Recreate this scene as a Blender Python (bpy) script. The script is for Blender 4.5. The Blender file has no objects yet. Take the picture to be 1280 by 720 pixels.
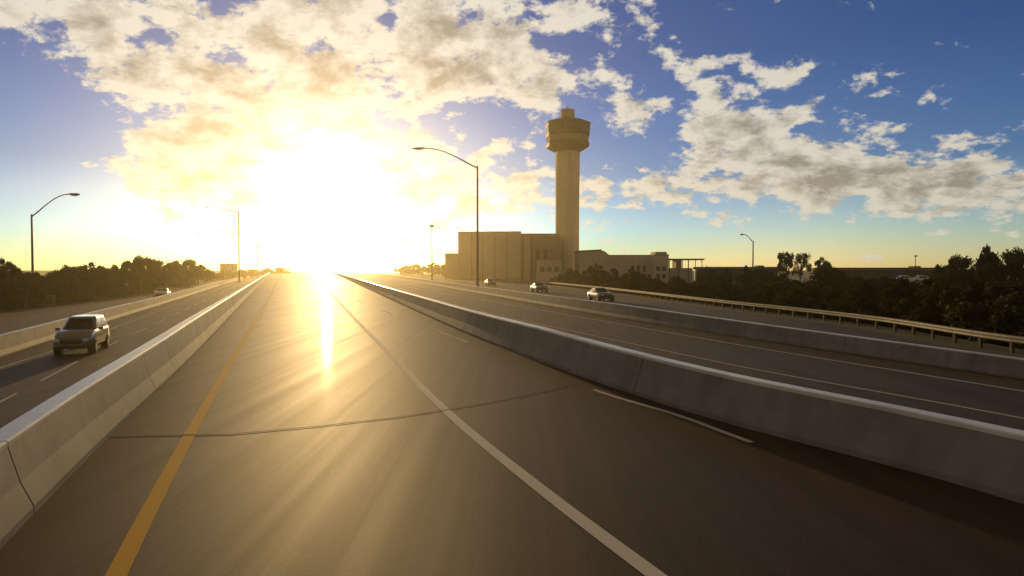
import bpy, bmesh, math, random
from mathutils import Vector, Matrix
random.seed(7)
R = math.radians
S = bpy.context.scene
C = S.collection
F = 850.0
CAM_Z = 2.2
PITCH = math.atan(23/F)

# ------------------------------------------------------------------ camera
cd = bpy.data.cameras.new('camera'); cam = bpy.data.objects.new('camera', cd); C.objects.link(cam)
cam.location = (0, 0, CAM_Z); cam.rotation_euler = (math.pi/2-PITCH, 0, 0)
cd.sensor_width = 36; cd.lens = 36*F/1280; cd.clip_end = 6000; cd.clip_start = .1
S.camera = cam
FW = Vector((0, math.cos(PITCH), -math.sin(PITCH))); UP = Vector((0, math.sin(PITCH), math.cos(PITCH)))
def ray(px, py): return FW + Vector(((px-640)/F, 0, 0)) + UP*((360-py)/F)
def up(px, py, z=0.0):
    d = ray(px, py); t = (z-CAM_Z)/d.z
    return (d.y*t, d.x*t)                 # (Y, X)
def at(px, Y, z=0):                       # a place Y metres ahead seen in column px
    return Vector(((px-640)/F*Y, Y, z))
def hz(py, Y): return CAM_Z+(337-py)/F*Y  # height of a row at distance Y

# ------------------------------------------------------------------ curves X(Y)
class Fn:
    def __init__(s, pts, s0=None, s1=None):
        pts = sorted(pts); s.p = pts; n = len(pts)
        d = [(pts[i+1][1]-pts[i][1])/(pts[i+1][0]-pts[i][0]) for i in range(n-1)]
        s.m = [d[0]]+[(d[i-1]+d[i])/2 for i in range(1, n-1)]+[d[-1]]
        if s0 is not None: s.m[0] = s0
        if s1 is not None: s.m[-1] = s1
    def __call__(s, y):
        p = s.p
        if y <= p[0][0]: return p[0][1]+s.m[0]*(y-p[0][0])
        if y >= p[-1][0]: return p[-1][1]+s.m[-1]*(y-p[-1][0])
        for i in range(len(p)-1):
            if y <= p[i+1][0]:
                h = p[i+1][0]-p[i][0]; t = (y-p[i][0])/h
                return ((2*t**3-3*t*t+1)*p[i][1]+(t**3-2*t*t+t)*h*s.m[i]+(-2*t**3+3*t*t)*p[i+1][1]+(t**3-t*t)*h*s.m[i+1])
class Off:
    def __init__(s, f, d): s.f, s.d = f, d
    def __call__(s, y):
        v = s.d(y) if callable(s.d) else s.d
        return s.f(y)+v
ZL, ZR = -2.0, -1.3
yellow = Fn([up(145,720), up(228,560), up(290,450), up(330,385)], -.36, -.335)
white = Fn([up(820,720), up(700,630), up(570,525), up(490,445), up(445,400)], -.39, -.30)
hL = lambda y: .68 + .12*min(1, max(0, (y-6)/12))
hR = lambda y: .60 + .16*min(1, max(0, (y-7)/10))
def top_pts(lst, h):
    out = []
    for (x, y) in lst:
        hh = .7
        for _ in range(6):
            Y, X = up(x, y, hh); hh = h(Y)
        out.append((Y, X))
    return out
wallL = Fn(top_pts([(0,556),(100,489),(177,441),(236,403)], hL), -.36, -.35)      # near top edge
wallR = Fn(top_pts([(1279,544),(900,467),(700,417),(560,381)], hR), -.36, -.275)
edgeR = Fn([up(945,555), up(850,520), up(750,490)], -.42, -.35)
b2 = Fn([up(1279,473,ZR), up(900,417,ZR), up(790,400,ZR), up(640,374,ZR)], -.34, -.24)
lineA = Fn([up(1279,523,ZR), up(900,453,ZR)], -.40, -.34)
lineB = Fn([up(1279,489,ZR), up(900,427,ZR)], -.34, -.30)
rail = Fn([up(1279,421,ZR+.7), up(1094,395,ZR+.7), up(900,374.5,ZR+.7), up(737,357,ZR+.7)], -.05, -.14)
b3 = Fn([up(0,445,ZL), up(136,400.6,ZL), up(190,384,ZL), up(283,354,ZL)], -.36, -.35)
lineC = Fn([up(0,502.5,ZL), up(120,440,ZL), up(156,422.5,ZL)], -.37, -.355)
lineD = Fn([up(0,460,ZL), up(59,441,ZL)], -.36, -.355)
front = Fn([up(0,394,ZL), up(110,377,ZL), up(200,364,ZL)], -.34, -.33)
def ysamp(y0, y1, near=.8):
    out = [y0]; 
    while out[-1] < y1: out.append(out[-1]+max(near, min(12, abs(out[-1])*.045)))
    out[-1] = y1; return out

# ------------------------------------------------------------------ materials
def mat(name, fn):
    m = bpy.data.materials.new(name); m.use_nodes = True
    nt = m.node_tree; b = nt.nodes['Principled BSDF']; fn(nt, b); return m
def nnode(nt, t, **kw):
    n = nt.nodes.new(t)
    for k, v in kw.items():
        if k in n.inputs.keys(): n.inputs[k].default_value = v
        else: setattr(n, k, v)
    return n
def noise(nt, scale, detail=6, rough=.6, stretch=None, rot=0):
    tc = nt.nodes.new('ShaderNodeTexCoord'); mp = nt.nodes.new('ShaderNodeMapping')
    nt.links.new(tc.outputs['Object'], mp.inputs['Vector'])
    if stretch: mp.inputs['Scale'].default_value = stretch
    mp.inputs['Rotation'].default_value = (0, 0, rot)
    n = nnode(nt, 'ShaderNodeTexNoise'); n.inputs['Scale'].default_value = scale
    n.inputs['Detail'].default_value = detail; n.inputs['Roughness'].default_value = rough
    nt.links.new(mp.outputs['Vector'], n.inputs['Vector']); return n.outputs['Fac']
def ramp(nt, src, stops):
    r = nt.nodes.new('ShaderNodeValToRGB'); e = r.color_ramp.elements
    e[0].position, e[0].color = stops[0][0], (*stops[0][1], 1)
    e[1].position, e[1].color = stops[-1][0], (*stops[-1][1], 1)
    for p, c in stops[1:-1]:
        k = e.new(p); k.color = (*c, 1)
    nt.links.new(src, r.inputs['Fac']); return r.outputs['Color']
def mixc(nt, fac, a, b, mode='MIX'):
    m = nt.nodes.new('ShaderNodeMix'); m.data_type = 'RGBA'; m.blend_type = mode
    for s, i in ((fac, 0), (a, 6), (b, 7)):
        if isinstance(s, (int, float)): m.inputs[i].default_value = s
        elif isinstance(s, tuple): m.inputs[i].default_value = (*s, 1)
        else: nt.links.new(s, m.inputs[i])
    return m.outputs[2]
def bump(nt, b, src, strength, dist=.01):
    n = nt.nodes.new('ShaderNodeBump'); n.inputs['Strength'].default_value = strength; n.inputs['Distance'].default_value = dist
    nt.links.new(src, n.inputs['Height']); nt.links.new(n.outputs['Normal'], b.inputs['Normal'])
def simple(name, col, rough=.6, metal=0, var=.25, scale=3, **kw):
    def f(nt, b):
        n = noise(nt, scale)
        c = ramp(nt, n, [(.3, tuple(x*(1-var) for x in col)), (.7, tuple(min(1, x*(1+var)) for x in col))])
        nt.links.new(c, b.inputs['Base Color']); b.inputs['Roughness'].default_value = rough; b.inputs['Metallic'].default_value = metal
        for k, v in kw.items(): b.inputs[k.replace('_', ' ')].default_value = v
    return mat(name, f)
ROADROT = R(-18.4)
def asphalt_fn(base, rlo, rhi, coat):
    def f(nt, b):
        # long wheel-worn streaks run with the road; patches and aggregate on top
        st = noise(nt, 1.0, 5, .6, (3.0, .03, 1), ROADROT)
        pt = noise(nt, .35, 4, .6)
        ag = noise(nt, 32, 4, .75)
        c1 = ramp(nt, st, [(.32, tuple(x*.78 for x in base)), (.5, base), (.68, tuple(x*1.25 for x in base))])
        c2 = ramp(nt, pt, [(.3, (.75, .75, .75)), (.7, (1.2, 1.2, 1.2))])
        c3 = ramp(nt, ag, [(.36, (.5, .5, .5)), (.64, (1.5, 1.5, 1.5))])
        c = mixc(nt, 1.0, mixc(nt, 1.0, c1, c2, 'MULTIPLY'), c3, 'MULTIPLY')
        nt.links.new(c, b.inputs['Base Color'])
        rr = nt.nodes.new('ShaderNodeMapRange'); nt.links.new(st, rr.inputs['Value'])
        rr.inputs['From Min'].default_value = .3; rr.inputs['From Max'].default_value = .7
        rr.inputs['To Min'].default_value = rhi; rr.inputs['To Max'].default_value = rlo
        nt.links.new(rr.outputs[0], b.inputs['Roughness'])
        b.inputs['Specular IOR Level'].default_value = .32; b.inputs['Specular Tint'].default_value = (1, .82, .58, 1)
        b.inputs['Coat Weight'].default_value = coat; b.inputs['Coat Roughness'].default_value = .125; b.inputs['Coat IOR'].default_value = 1.3
        bump(nt, b, ag, .25, .004)
    return f
M = {}
M['asphalt'] = mat('asphalt', asphalt_fn((.058, .034, .012), .60, .67, .007))
M['asphalt_side'] = mat('asphalt_side', asphalt_fn((.062, .041, .022), .60, .72, .0))
def concrete_fn(base, st=1.0, rg=.75):
    def f(nt, b):
        a = noise(nt, .8, 6, .65); v = noise(nt, 2.5, 5, .6, (1, 1, .12)); g = noise(nt, 40, 3)
        c1 = ramp(nt, a, [(.3, tuple(x*.72 for x in base)), (.7, tuple(x*1.15 for x in base))])
        c2 = ramp(nt, v, [(.36, (.62, .6, .56)), (.55, (1, 1, 1)), (.75, (1.06, 1.05, 1.03))])
        nt.links.new(mixc(nt, st, c1, c2, 'MULTIPLY'), b.inputs['Base Color'])
        b.inputs['Roughness'].default_value = rg; bump(nt, b, g, .3, .005)
    return f
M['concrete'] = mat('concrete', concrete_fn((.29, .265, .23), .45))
M['concrete_lit_top'] = mat('concrete_lit_top', concrete_fn((.82, .80, .74), .2, .28))  # concrete turned pale: sun and sky light on the barrier tops painted in
def paint_fn(col, wear=.42):
    def f(nt, b):
        n = noise(nt, 14, 8, .75); n2 = noise(nt, 1.2, 4, .6, (1, .2, 1), ROADROT)
        a = nnode(nt, 'ShaderNodeMath', operation='ADD'); nt.links.new(n, a.inputs[0]); nt.links.new(n2, a.inputs[1])
        fac = ramp(nt, a.outputs[0], [(wear*2-.10, (0, 0, 0)), (wear*2+.06, (1, 1, 1))])
        nt.links.new(mixc(nt, fac, (.09, .08, .06), col), b.inputs['Base Color']); b.inputs['Roughness'].default_value = .75; b.inputs['Specular IOR Level'].default_value = .2
    return f
M['white_paint'] = mat('white_paint', paint_fn((.78, .76, .70), .36))
M['thin_paint'] = mat('thin_paint', paint_fn((.62, .60, .55), .40))
M['yellow_paint'] = mat('yellow_paint', paint_fn((.76, .43, .010), .36))
M['rubber'] = simple('rubber', (.012, .011, .010), .8)
M['tar'] = simple('tar', (.03, .026, .02), .27, scale=9, Coat_Weight=.5, Coat_Roughness=.2)
M['grass'] = simple('grass', (.045, .045, .02), .9, var=.4, scale=.6)
M['steel'] = simple('galvanised_steel', (.19, .18, .16), .65, .4)
M['dark_steel'] = simple('dark_steel', (.12, .12, .12), .5, .5)
M['wood'] = simple('weathered_wood', (.07, .05, .035), .9)
M['bark'] = simple('bark', (.09, .07, .05), .9, scale=8)
def leaf_fn(col):
    def f(nt, b):
        oi = nt.nodes.new('ShaderNodeObjectInfo'); n = noise(nt, 1.3, 3)
        a = nnode(nt, 'ShaderNodeMath', operation='ADD'); nt.links.new(oi.outputs['Random'], a.inputs[0]); nt.links.new(n, a.inputs[1])
        nt.links.new(ramp(nt, a.outputs[0], [(.3, tuple(x*.6 for x in col)), (.95, (col[0]*1.5, col[1]*1.3, col[2]))]), b.inputs['Base Color'])
        b.inputs['Roughness'].default_value = .8; b.inputs['Specular IOR Level'].default_value = .12
        t = nt.nodes.new('ShaderNodeBsdfTranslucent'); t.inputs['Color'].default_value = (col[0]*1.3, col[1]*1.5, col[2]*.7, 1)
        mx = nt.nodes.new('ShaderNodeMixShader'); mx.inputs[0].default_value = .25
        out = nt.nodes['Material Output']
        nt.links.new(b.outputs[0], mx.inputs[1]); nt.links.new(t.outputs[0], mx.inputs[2]); nt.links.new(mx.outputs[0], out.inputs['Surface'])
    return f
M['leaf'] = mat('leaf', leaf_fn((.034, .034, .012)))
M['leaf_dry'] = mat('leaf_dry', leaf_fn((.048, .036, .014)))
M['stucco'] = simple('stucco', (.60, .52, .42), .85, var=.1, scale=.25)
M['stucco_dark'] = simple('stucco_dark', (.36, .29, .22), .85, var=.12, scale=.25)
M['tower_concrete'] = simple('tower_concrete', (.72, .62, .45), .8, var=.1, scale=.12)
M['roof'] = simple('dark_roof', (.09, .075, .06), .8, var=.2, scale=.5)
M['bronze'] = simple('bronze_panel', (.025, .017, .008), .6, 0, var=.15, scale=.3)
M['glass'] = simple('dark_glass', (.012, .012, .012), .18, 0, var=.1)
M['win'] = simple('window_glass', (.03, .035, .04), .12, 0, var=.2)
M['silver'] = simple('silver_car_paint', (.27, .25, .22), .22, .5, var=.04, Coat_Weight=1.0, Coat_Roughness=.08)
M['white_car'] = simple('white_car_paint', (.80, .78, .74), .35, 0, var=.04, Coat_Weight=1.0, Coat_Roughness=.08)
M['grey_car'] = simple('grey_car_paint', (.10, .095, .09), .35, .3, var=.04, Coat_Weight=1.0, Coat_Roughness=.08)
M['tyre'] = simple('tyre', (.02, .02, .02), .85)
M['rim'] = simple('rim', (.45, .45, .45), .3, .9)
M['lens'] = simple('lamp_lens', (.7, .7, .68), .15, 0, var=.05)
M['red_lens'] = simple('red_lens', (.35, .02, .015), .2)
M['plastic'] = simple('black_plastic', (.025, .025, .025), .6)
M['plate'] = simple('plate', (.6, .6, .58), .5)

# ------------------------------------------------------------------ mesh helpers
class MB:
    def __init__(s): s.v = []; s.f = []; s.m = []
    def quad(s, a, b, c, d, mi=0):
        i = len(s.v); s.v += [a, b, c, d]; s.f.append((i, i+1, i+2, i+3)); s.m.append(mi)
    def box(s, x0, x1, y0, y1, z0, z1, mi=0, M4=None):
        p = [Vector((x, y, z)) for x in (x0, x1) for y in (y0, y1) for z in (z0, z1)]
        if M4: p = [M4 @ q for q in p]
        i = len(s.v); s.v += [tuple(q) for q in p]
        for f in ((0,1,3,2),(4,6,7,5),(0,4,5,1),(2,3,7,6),(0,2,6,4),(1,5,7,3)):
            s.f.append(tuple(i+k for k in f)); s.m.append(mi)
        return s
    def tube(s, pts, rads, n=10, cap=True, mi=0):
        pts = [Vector(p) for p in pts]; i0 = len(s.v)
        for k, p in enumerate(pts):
            d = (pts[min(k+1, len(pts)-1)]-pts[max(k-1, 0)]).normalized()
            a = d.orthogonal().normalized() if abs(d.z) < .99 else Vector((1, 0, 0)); a = (a-d*a.dot(d)).normalized(); b = d.cross(a)
            for j in range(n):
                t = 2*math.pi*j/n; s.v.append(tuple(p+(a*math.cos(t)+b*math.sin(t))*rads[k]))
        for k in range(len(pts)-1):
            for j in range(n):
                a = i0+k*n+j; b = i0+k*n+(j+1) % n
                s.f.append((a, b, b+n, a+n)); s.m.append(mi)
        if cap:
            s.f.append(tuple(i0+j for j in range(n))[::-1]); s.f.append(tuple(i0+(len(pts)-1)*n+j for j in range(n))); s.m += [mi, mi]
        return s
    def rings(s, rings, cap=True, mi=0):
        n = len(rings[0]); i0 = len(s.v)
        for r in rings: s.v += [tuple(p) for p in r]
        for k in range(len(rings)-1):
            for j in range(n):
                a = i0+k*n+j; b = i0+k*n+(j+1) % n
                s.f.append((a, b, b+n, a+n)); s.m.append(mi)
        if cap:
            s.f.append(tuple(i0+j for j in range(n))[::-1]); s.f.append(tuple(i0+(len(rings)-1)*n+j for j in range(n))); s.m += [mi, mi]
        return s
    def build(s, name, mats, parent=None, bevel=0, smooth=False):
        me = bpy.data.meshes.new(name); me.from_pydata([tuple(v) for v in s.v], [], s.f)
        if not isinstance(mats, (list, tuple)): mats = [mats]
        for m in mats: me.materials.append(m)
        for p, k in zip(me.polygons, s.m): p.material_index = k; p.use_smooth = smooth
        bm = bmesh.new(); bm.from_mesh(me); bmesh.ops.recalc_face_normals(bm, faces=bm.faces); bm.to_mesh(me); bm.free()
        o = bpy.data.objects.new(name, me); C.objects.link(o)
        if parent: o.parent = parent
        if bevel:
            b = o.modifiers.new('bevel', 'BEVEL'); b.width = bevel; b.segments = 2; b.limit_method = 'ANGLE'
        return o
def thing(name, label, cat, loc=(0, 0, 0), rz=0, group=None):
    o = bpy.data.objects.new(name, None); C.objects.link(o); o.location = loc; o.rotation_euler = (0, 0, rz); o.empty_display_size = .3
    return tag(o, label, cat, group)
def tag(o, label, cat, group=None):
    o['label'] = label; o['category'] = cat
    if group: o['group'] = group
    return o
def struct(o): o['kind'] = 'structure'; return o
def copy_tree(o, parent=None):
    c = o.copy(); C.objects.link(c)
    if parent: c.parent = parent
    for ch in list(KIDS.get(o.name, [])): copy_tree(ch, c)
    return c
KIDS = {}
def index_kids():
    KIDS.clear()
    for o in bpy.data.objects:
        if o.parent: KIDS.setdefault(o.parent.name, []).append(o)

# ------------------------------------------------------------------ ribbons
def ribbon(name, fa, fb, z, y0, y1, m, near=.8):
    b = MB(); ys = ysamp(y0, y1, near); i = 0
    for y in ys: b.v += [(fa(y), y, z), (fb(y), y, z)]
    for k in range(len(ys)-1): b.f.append((2*k, 2*k+1, 2*k+3, 2*k+2)); b.m.append(0)
    return struct(b.build(name, m))
def stripe_geo(b, f, w, z, y0, y1):
    ys = ysamp(y0, y1, .6); i0 = len(b.v)
    for y in ys:
        s = (f(y+.2)-f(y-.2))/.4; n = Vector((1, -s, 0)).normalized()
        for sg in (-1, 1): b.v.append((f(y)+n.x*w/2*sg, y+n.y*w/2*sg, z))
    for k in range(len(ys)-1): b.f.append((i0+2*k, i0+2*k+1, i0+2*k+3, i0+2*k+2)); b.m.append(0)
FAR = 600
ribbon('main_road', Off(wallL, -.3), Off(wallR, .3), 0, -40, FAR, M['asphalt'])
ribbon('right_carriageway', Off(wallR, .15), Off(b2, .2), ZR, -60, FAR, M['asphalt_side'])
ribbon('ramp', Off(b2, .1), Off(rail, -1.5), ZR+.004, -60, 600, M['asphalt_side'])
ribbon('left_carriageway', Off(b3, -.2), Off(wallL, -.15), ZL, -60, FAR, M['asphalt_side'])
ribbon('frontage_road', front, Off(b3, -.1), ZL+.004, -60, FAR, M['asphalt_side'])
def stripe(name, f, w, z, spans, m):
    b = MB()
    for (a, c) in spans: stripe_geo(b, f, w, z, a, c)
    return struct(b.build(name, m))
stripe('yellow_line', yellow, .15, .004, [(-30, FAR)], M['yellow_paint'])
stripe('white_line', white, .15, .004, [(-30, FAR)], M['white_paint'])
stripe('lane_dashes', edgeR, .10, .004, [(8.6, 12.4), (20.5, 24.5), (32.7, 36.8), (45, 49), (57, 61), (69, 73), (-4, -1), (-16, -13)], M['thin_paint'])
stripe('carriageway_line', lineA, .12, ZR+.006, [(-30, 500)], M['thin_paint'])
stripe('shoulder_line', lineB, .13, ZR+.006, [(-30, 500)], M['thin_paint'])
stripe('ramp_line', Off(b2, lambda y: 1.4), .12, ZR+.010, [(-30, 300)], M['thin_paint'])
dl = [(y, y+3.2) for y in [16.2+9.2*k for k in range(-4, 40)]]
stripe('left_lane_dashes', lineC, .12, ZL+.006, [(10, 23)]+[(25.5+9*k, 31+9*k) for k in range(40)], M['thin_paint'])
stripe('left_shoulder_line', lineD, .12, ZL+.006, [(-30, 500)], M['thin_paint'])
# expansion joint across the main deck
jb = MB(); jp = [up(135,546), up(152,545.5), up(289,543), up(400,533), up(500,521.5), up(600,506), up(673,491.5), up(733,477)]
for (Y, X) in jp:
    jb.v += [(X, Y-.022, .006), (X, Y+.022, .006)]
for k in range(len(jp)-1): jb.f.append((2*k, 2*k+1, 2*k+3, 2*k+2)); jb.m.append(0)
struct(jb.build('expansion_joint', M['rubber']))
# faint dark tyre tracks in the right half of the middle lane
M['tyre_mark'] = mat('tyre_mark', asphalt_fn((.047, .028, .010), .64, .70, .01))
def tyre_mark(pts, w):
    f = Fn([up(*p) for p in pts]); b = MB(); ys = ysamp(f.p[0][0], f.p[-1][0], .2); n = len(ys)
    for k, y in enumerate(ys):
        ww = w*min(1, .15+k/6, .15+(n-1-k)/25)*(.85+.15*math.sin(k*1.7)); b.v += [(f(y)-ww/2, y, .0022), (f(y)+ww/2, y, .0022)]
    for k in range(n-1): b.f.append((2*k, 2*k+1, 2*k+3, 2*k+2)); b.m.append(0)
    return struct(b.build('tyre_track', M['tyre_mark']))
# ------------------------------------------------------------------ ground
def ground():
    b = MB(); ys = [-145, -100, -60]+ysamp(-40, 640, 4)
    cols = None
    for y in ys:
        yy = min(max(y, -60), 640)
        fr, B3, wl, wr, B2, rl = front(yy), b3(yy), wallL(yy), wallR(yy), b2(yy), rail(min(yy, 300))
        if rl < B2+2: rl = B2+2
        row = [(-640, 1.2), (-480, -2.5), (fr-60, -2.6), (fr-8, -2.1), (fr+.5, -2.06), (B3, -2.06), (wl-.3, -2.06), (wl, -2.3), (wr, -2.3), (wr+.3, -1.36), (B2, -1.36), (rl+1, -1.36), (rl+2, -1.45), (rl+6, -2.9), (rl+50, -3), (480, -2.5), (640, 1.2)]
        n = len(row)
        for (x, z) in row:
            zz = z + (random.uniform(-.12, .12) if abs(x) < 400 and (x < fr-5 or x > rl+5) else 0)
            if y > 430 and (x < fr-5 or x > rl+5): zz = max(zz, -2.6+(y-430)/210*4.0)
            b.v.append((x, y, zz))
    for k in range(len(ys)-1):
        for j in range(n-1):
            a = k*n+j; b.f.append((a, a+1, a+n+1, a+n)); b.m.append(0)
    return struct(b.build('ground', M['grass']))
ground()

# ------------------------------------------------------------------ concrete barriers
def barrier(label, f, side, zbase, h, y0, y1, wtop=.22, joint=6.0, below=0.1, zb_out=None):
    """f: near top edge on the side that faces the camera's road; side=+1 wall lies to +X of f."""
    t = thing('concrete_barrier', label, 'barrier')
    body, cap = MB(), MB()
    ys = []; y = y0
    nxt = y0
    while y < y1:
        step = max(.8, min(12, abs(y)*.05)); ys.append((y, 0))
        if y < 70:
            if y+step >= nxt+joint:
                nxt += joint
                ys += [(nxt-.014, 0), (nxt-.008, 1), (nxt+.008, 1), (nxt+.014, 0)]; y = nxt+.3; continue
        y += step
    i = 0; rb = []; rc = []
    for (y, g) in ys:
        s = (f(y+.3)-f(y-.3))/.6; n = Vector((1, -s, 0)).normalized()*side
        H = h(y) if callable(h) else h; q = .018 if g else 0
        zo = zb_out if zb_out is not None else zbase
        prof = [(-.20+q, zbase-below), (-.20+q, zbase+.07), (-.10+q, zbase+.30), (-.01+q, zbase+H-.05-q), (wtop+.01-q, zbase+H-.05-q), (wtop+.10-q, zbase+.30), (wtop+.14-q, zo-.1)]
        rb.append([Vector((f(y), y, 0))+n*o+Vector((0, 0, z)) for o, z in prof])
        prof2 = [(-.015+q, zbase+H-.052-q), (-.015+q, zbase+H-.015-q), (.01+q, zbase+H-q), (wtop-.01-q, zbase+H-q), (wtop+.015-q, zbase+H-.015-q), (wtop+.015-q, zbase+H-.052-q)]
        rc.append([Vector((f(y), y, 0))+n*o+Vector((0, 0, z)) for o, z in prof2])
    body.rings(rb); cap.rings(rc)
    body.build('barrier_wall', M['concrete'], t); cap.build('barrier_coping', M['concrete_lit_top'], t)
    return t
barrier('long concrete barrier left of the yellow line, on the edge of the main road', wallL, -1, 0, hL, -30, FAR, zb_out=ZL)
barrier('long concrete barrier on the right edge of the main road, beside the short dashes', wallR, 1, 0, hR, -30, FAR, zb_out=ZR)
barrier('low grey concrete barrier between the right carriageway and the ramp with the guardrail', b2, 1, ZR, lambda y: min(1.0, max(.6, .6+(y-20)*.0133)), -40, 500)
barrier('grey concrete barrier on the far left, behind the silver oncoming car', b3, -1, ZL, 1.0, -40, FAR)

# guardrail
gr = thing('guardrail', 'steel guardrail on short posts along the dark bushes on the right', 'guardrail')
gb = MB(); rings = []
for y in ysamp(2, 230, 1.5):
    s = (rail(y+.3)-rail(y-.3))/.6; n = Vector((1, -s, 0)).normalized()
    prof = [(0, .70), (-.045, .66), (-.045, .60), (0, .555), (-.045, .51), (-.045, .45), (0, .40), (.012, .40), (.012, .70)]
    rings.append([Vector((rail(y), y, ZR))+n*o+Vector((0, 0, z)) for o, z in prof])
gb.rings(rings); gb.build('rail', M['steel'], gr)
pm = MB().box(-.06, .06, -.08, .08, -.6, .66); p0 = pm.build('post', M['wood'], gr)
y = 3.0; first = True
while y < 160:
    p = p0 if first else p0.copy()
    if not first: C.objects.link(p); p.parent = gr
    first = False
    p.location = (rail(y)+.10, y, ZR); y += 2.0

# ------------------------------------------------------------------ vegetation
def crown_mesh(name, rx, rz, zc, clumps, per, leaf, gap=0.0, flat=.0, seed=1):
    rnd = random.Random(seed); b = MB()
    cs = []
    for _ in range(clumps):
        while True:
            v = Vector((rnd.uniform(-1, 1), rnd.uniform(-1, 1), rnd.uniform(-1, 1)))
            if gap < v.length <= 1: break
        if v.z < -.6 and flat: v.z *= .7
        k = 1+.22*math.sin(5*v.x+seed)+.15*math.sin(7*v.y+2*seed)
        cs.append((Vector((v.x*rx*k, v.y*rx*k, zc+v.z*rz*k)), rnd.uniform(.16, .34)*rx))
    for c, r in cs:
        for _ in range(per):
            d = Vector((rnd.gauss(0, 1), rnd.gauss(0, 1), rnd.gauss(0, .8))); d.normalize()
            p = c+d*r*(rnd.random()**.45)
            a = Vector((rnd.uniform(-1, 1), rnd.uniform(-1, 1), rnd.uniform(-1, 1))).normalized()
            e = a.orthogonal().normalized(); s = leaf*rnd.uniform(.6, 1.4)
            a *= s; e *= s*.55
            b.quad(p-a, p-e*.9+a*.1, p+a, p+e*.9+a*.1)
    me = bpy.data.meshes.new(name); me.from_pydata([tuple(v) for v in b.v], [], b.f)
    return me
def trunk_mb(h, r, limbs, seed, spread=1.5, top=None):
    rnd = random.Random(seed); b = MB(); top = top or h
    pts = [Vector((0, 0, -.5))]; x = y = 0
    for k in range(1, 6):
        x += rnd.uniform(-.1, .1); y += rnd.uniform(-.1, .1); pts.append(Vector((x, y, h*.6*k/5)))
    b.tube(pts, [r*(1-.1*k) for k in range(6)], 8)
    for k in range(limbs):
        a = 2*math.pi*k/limbs+rnd.uniform(-.4, .4); s0 = pts[rnd.choice((3, 4, 5))]
        e = Vector((math.cos(a)*spread*rnd.uniform(.6, 1), math.sin(a)*spread*rnd.uniform(.6, 1), top*rnd.uniform(.75, .98)))
        m = (s0+e)/2+Vector((rnd.uniform(-.2, .2), rnd.uniform(-.2, .2), .25))
        b.tube([s0, m, e], [r*.45, r*.3, r*.1], 6)
        for _ in range(2):
            e2 = m+Vector((rnd.uniform(-1, 1)*spread*.5, rnd.uniform(-1, 1)*spread*.5, top*rnd.uniform(.15, .3)))
            b.tube([m, (m+e2)/2+Vector((0, 0, .1)), e2], [r*.25, r*.15, r*.05], 5)
    return b
def plant(name, crown, h, r, limbs, seed, m, spread=1.5):
    t = thing(name, 'x', 'tree')
    o = bpy.data.objects.new('crown', crown); C.objects.link(o); o.parent = t
    if not crown.materials: crown.materials.append(m)
    trunk_mb(h, r, limbs, seed, spread).build('trunk', M['bark'], t)
    return t
protos = {
 'bush1': plant('bush', crown_mesh('bush_crown', 2.1, 2.3, 2.1, 46, 150, .17, 0, 1, 1), 3, .1, 5, 1, M['leaf'], 1.2),
 'bush2': plant('bush', crown_mesh('bush_crown', 2.4, 2.0, 1.9, 50, 150, .16, 0, 1, 2), 3, .1, 5, 2, M['leaf_dry'], 1.2),
 'tree1': plant('tree', crown_mesh('tree_crown', 2.7, 2.3, 4.0, 52, 140, .20, .15, 0, 3), 5.2, .2, 7, 3, M['leaf'], 2),
 'tree2': plant('tree', crown_mesh('tree_crown', 3.2, 2.4, 4.2, 46, 150, .22, .25, 0, 4), 5.6, .22, 8, 4, M['leaf_dry'], 2.3),
 'airy': plant('tree', crown_mesh('tree_crown', 3.0, 2.2, 5.0, 30, 90, .19, .55, 0, 5), 6.5, .18, 10, 5, M['leaf_dry'], 2.6),
}
index_kids()
used = set()
def put(kind, x, y, z, s, label, cat, group=None, sz=None, rz=None):
    p = protos[kind]
    t = p if kind not in used else copy_tree(p)
    used.add(kind); t.location = (x, y, z); t.rotation_euler = (0, 0, random.uniform(0, 6.28) if rz is None else rz)
    t.scale = (s, s, sz or s); t['label'] = label; t['category'] = cat
    if group: t['group'] = group
    elif 'group' in t: del t['group']
    return t
# hedge of bushes outside the guardrail (right)
GB = 'bushes in the dark thicket outside the guardrail'
GL = 'dark bush in the dense thicket just outside the steel guardrail'
y = 12
while y < 175:
    for k in range(2):
        x = rail(y)+4.2+k*4.2+random.uniform(-.7, .7)
        yy = y+random.uniform(-1, 1)+k*1.5
        px = 640+x/yy*F
        top = 351 if px > 850 else (345 if px > 800 else 338)
        top += random.uniform(-3, 5)+(3 if k == 0 else 0)
        zt = hz(top, yy); base = -2.7
        s = (zt-base)/4.5
        put(random.choice(('bush1', 'bush2')), x, yy, base, s*random.uniform(1.0, 1.2), GL, 'bush', GB, sz=s)
    y += max(3.0, y*.085) if y < 60 else max(5.5, y*.07)
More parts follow.
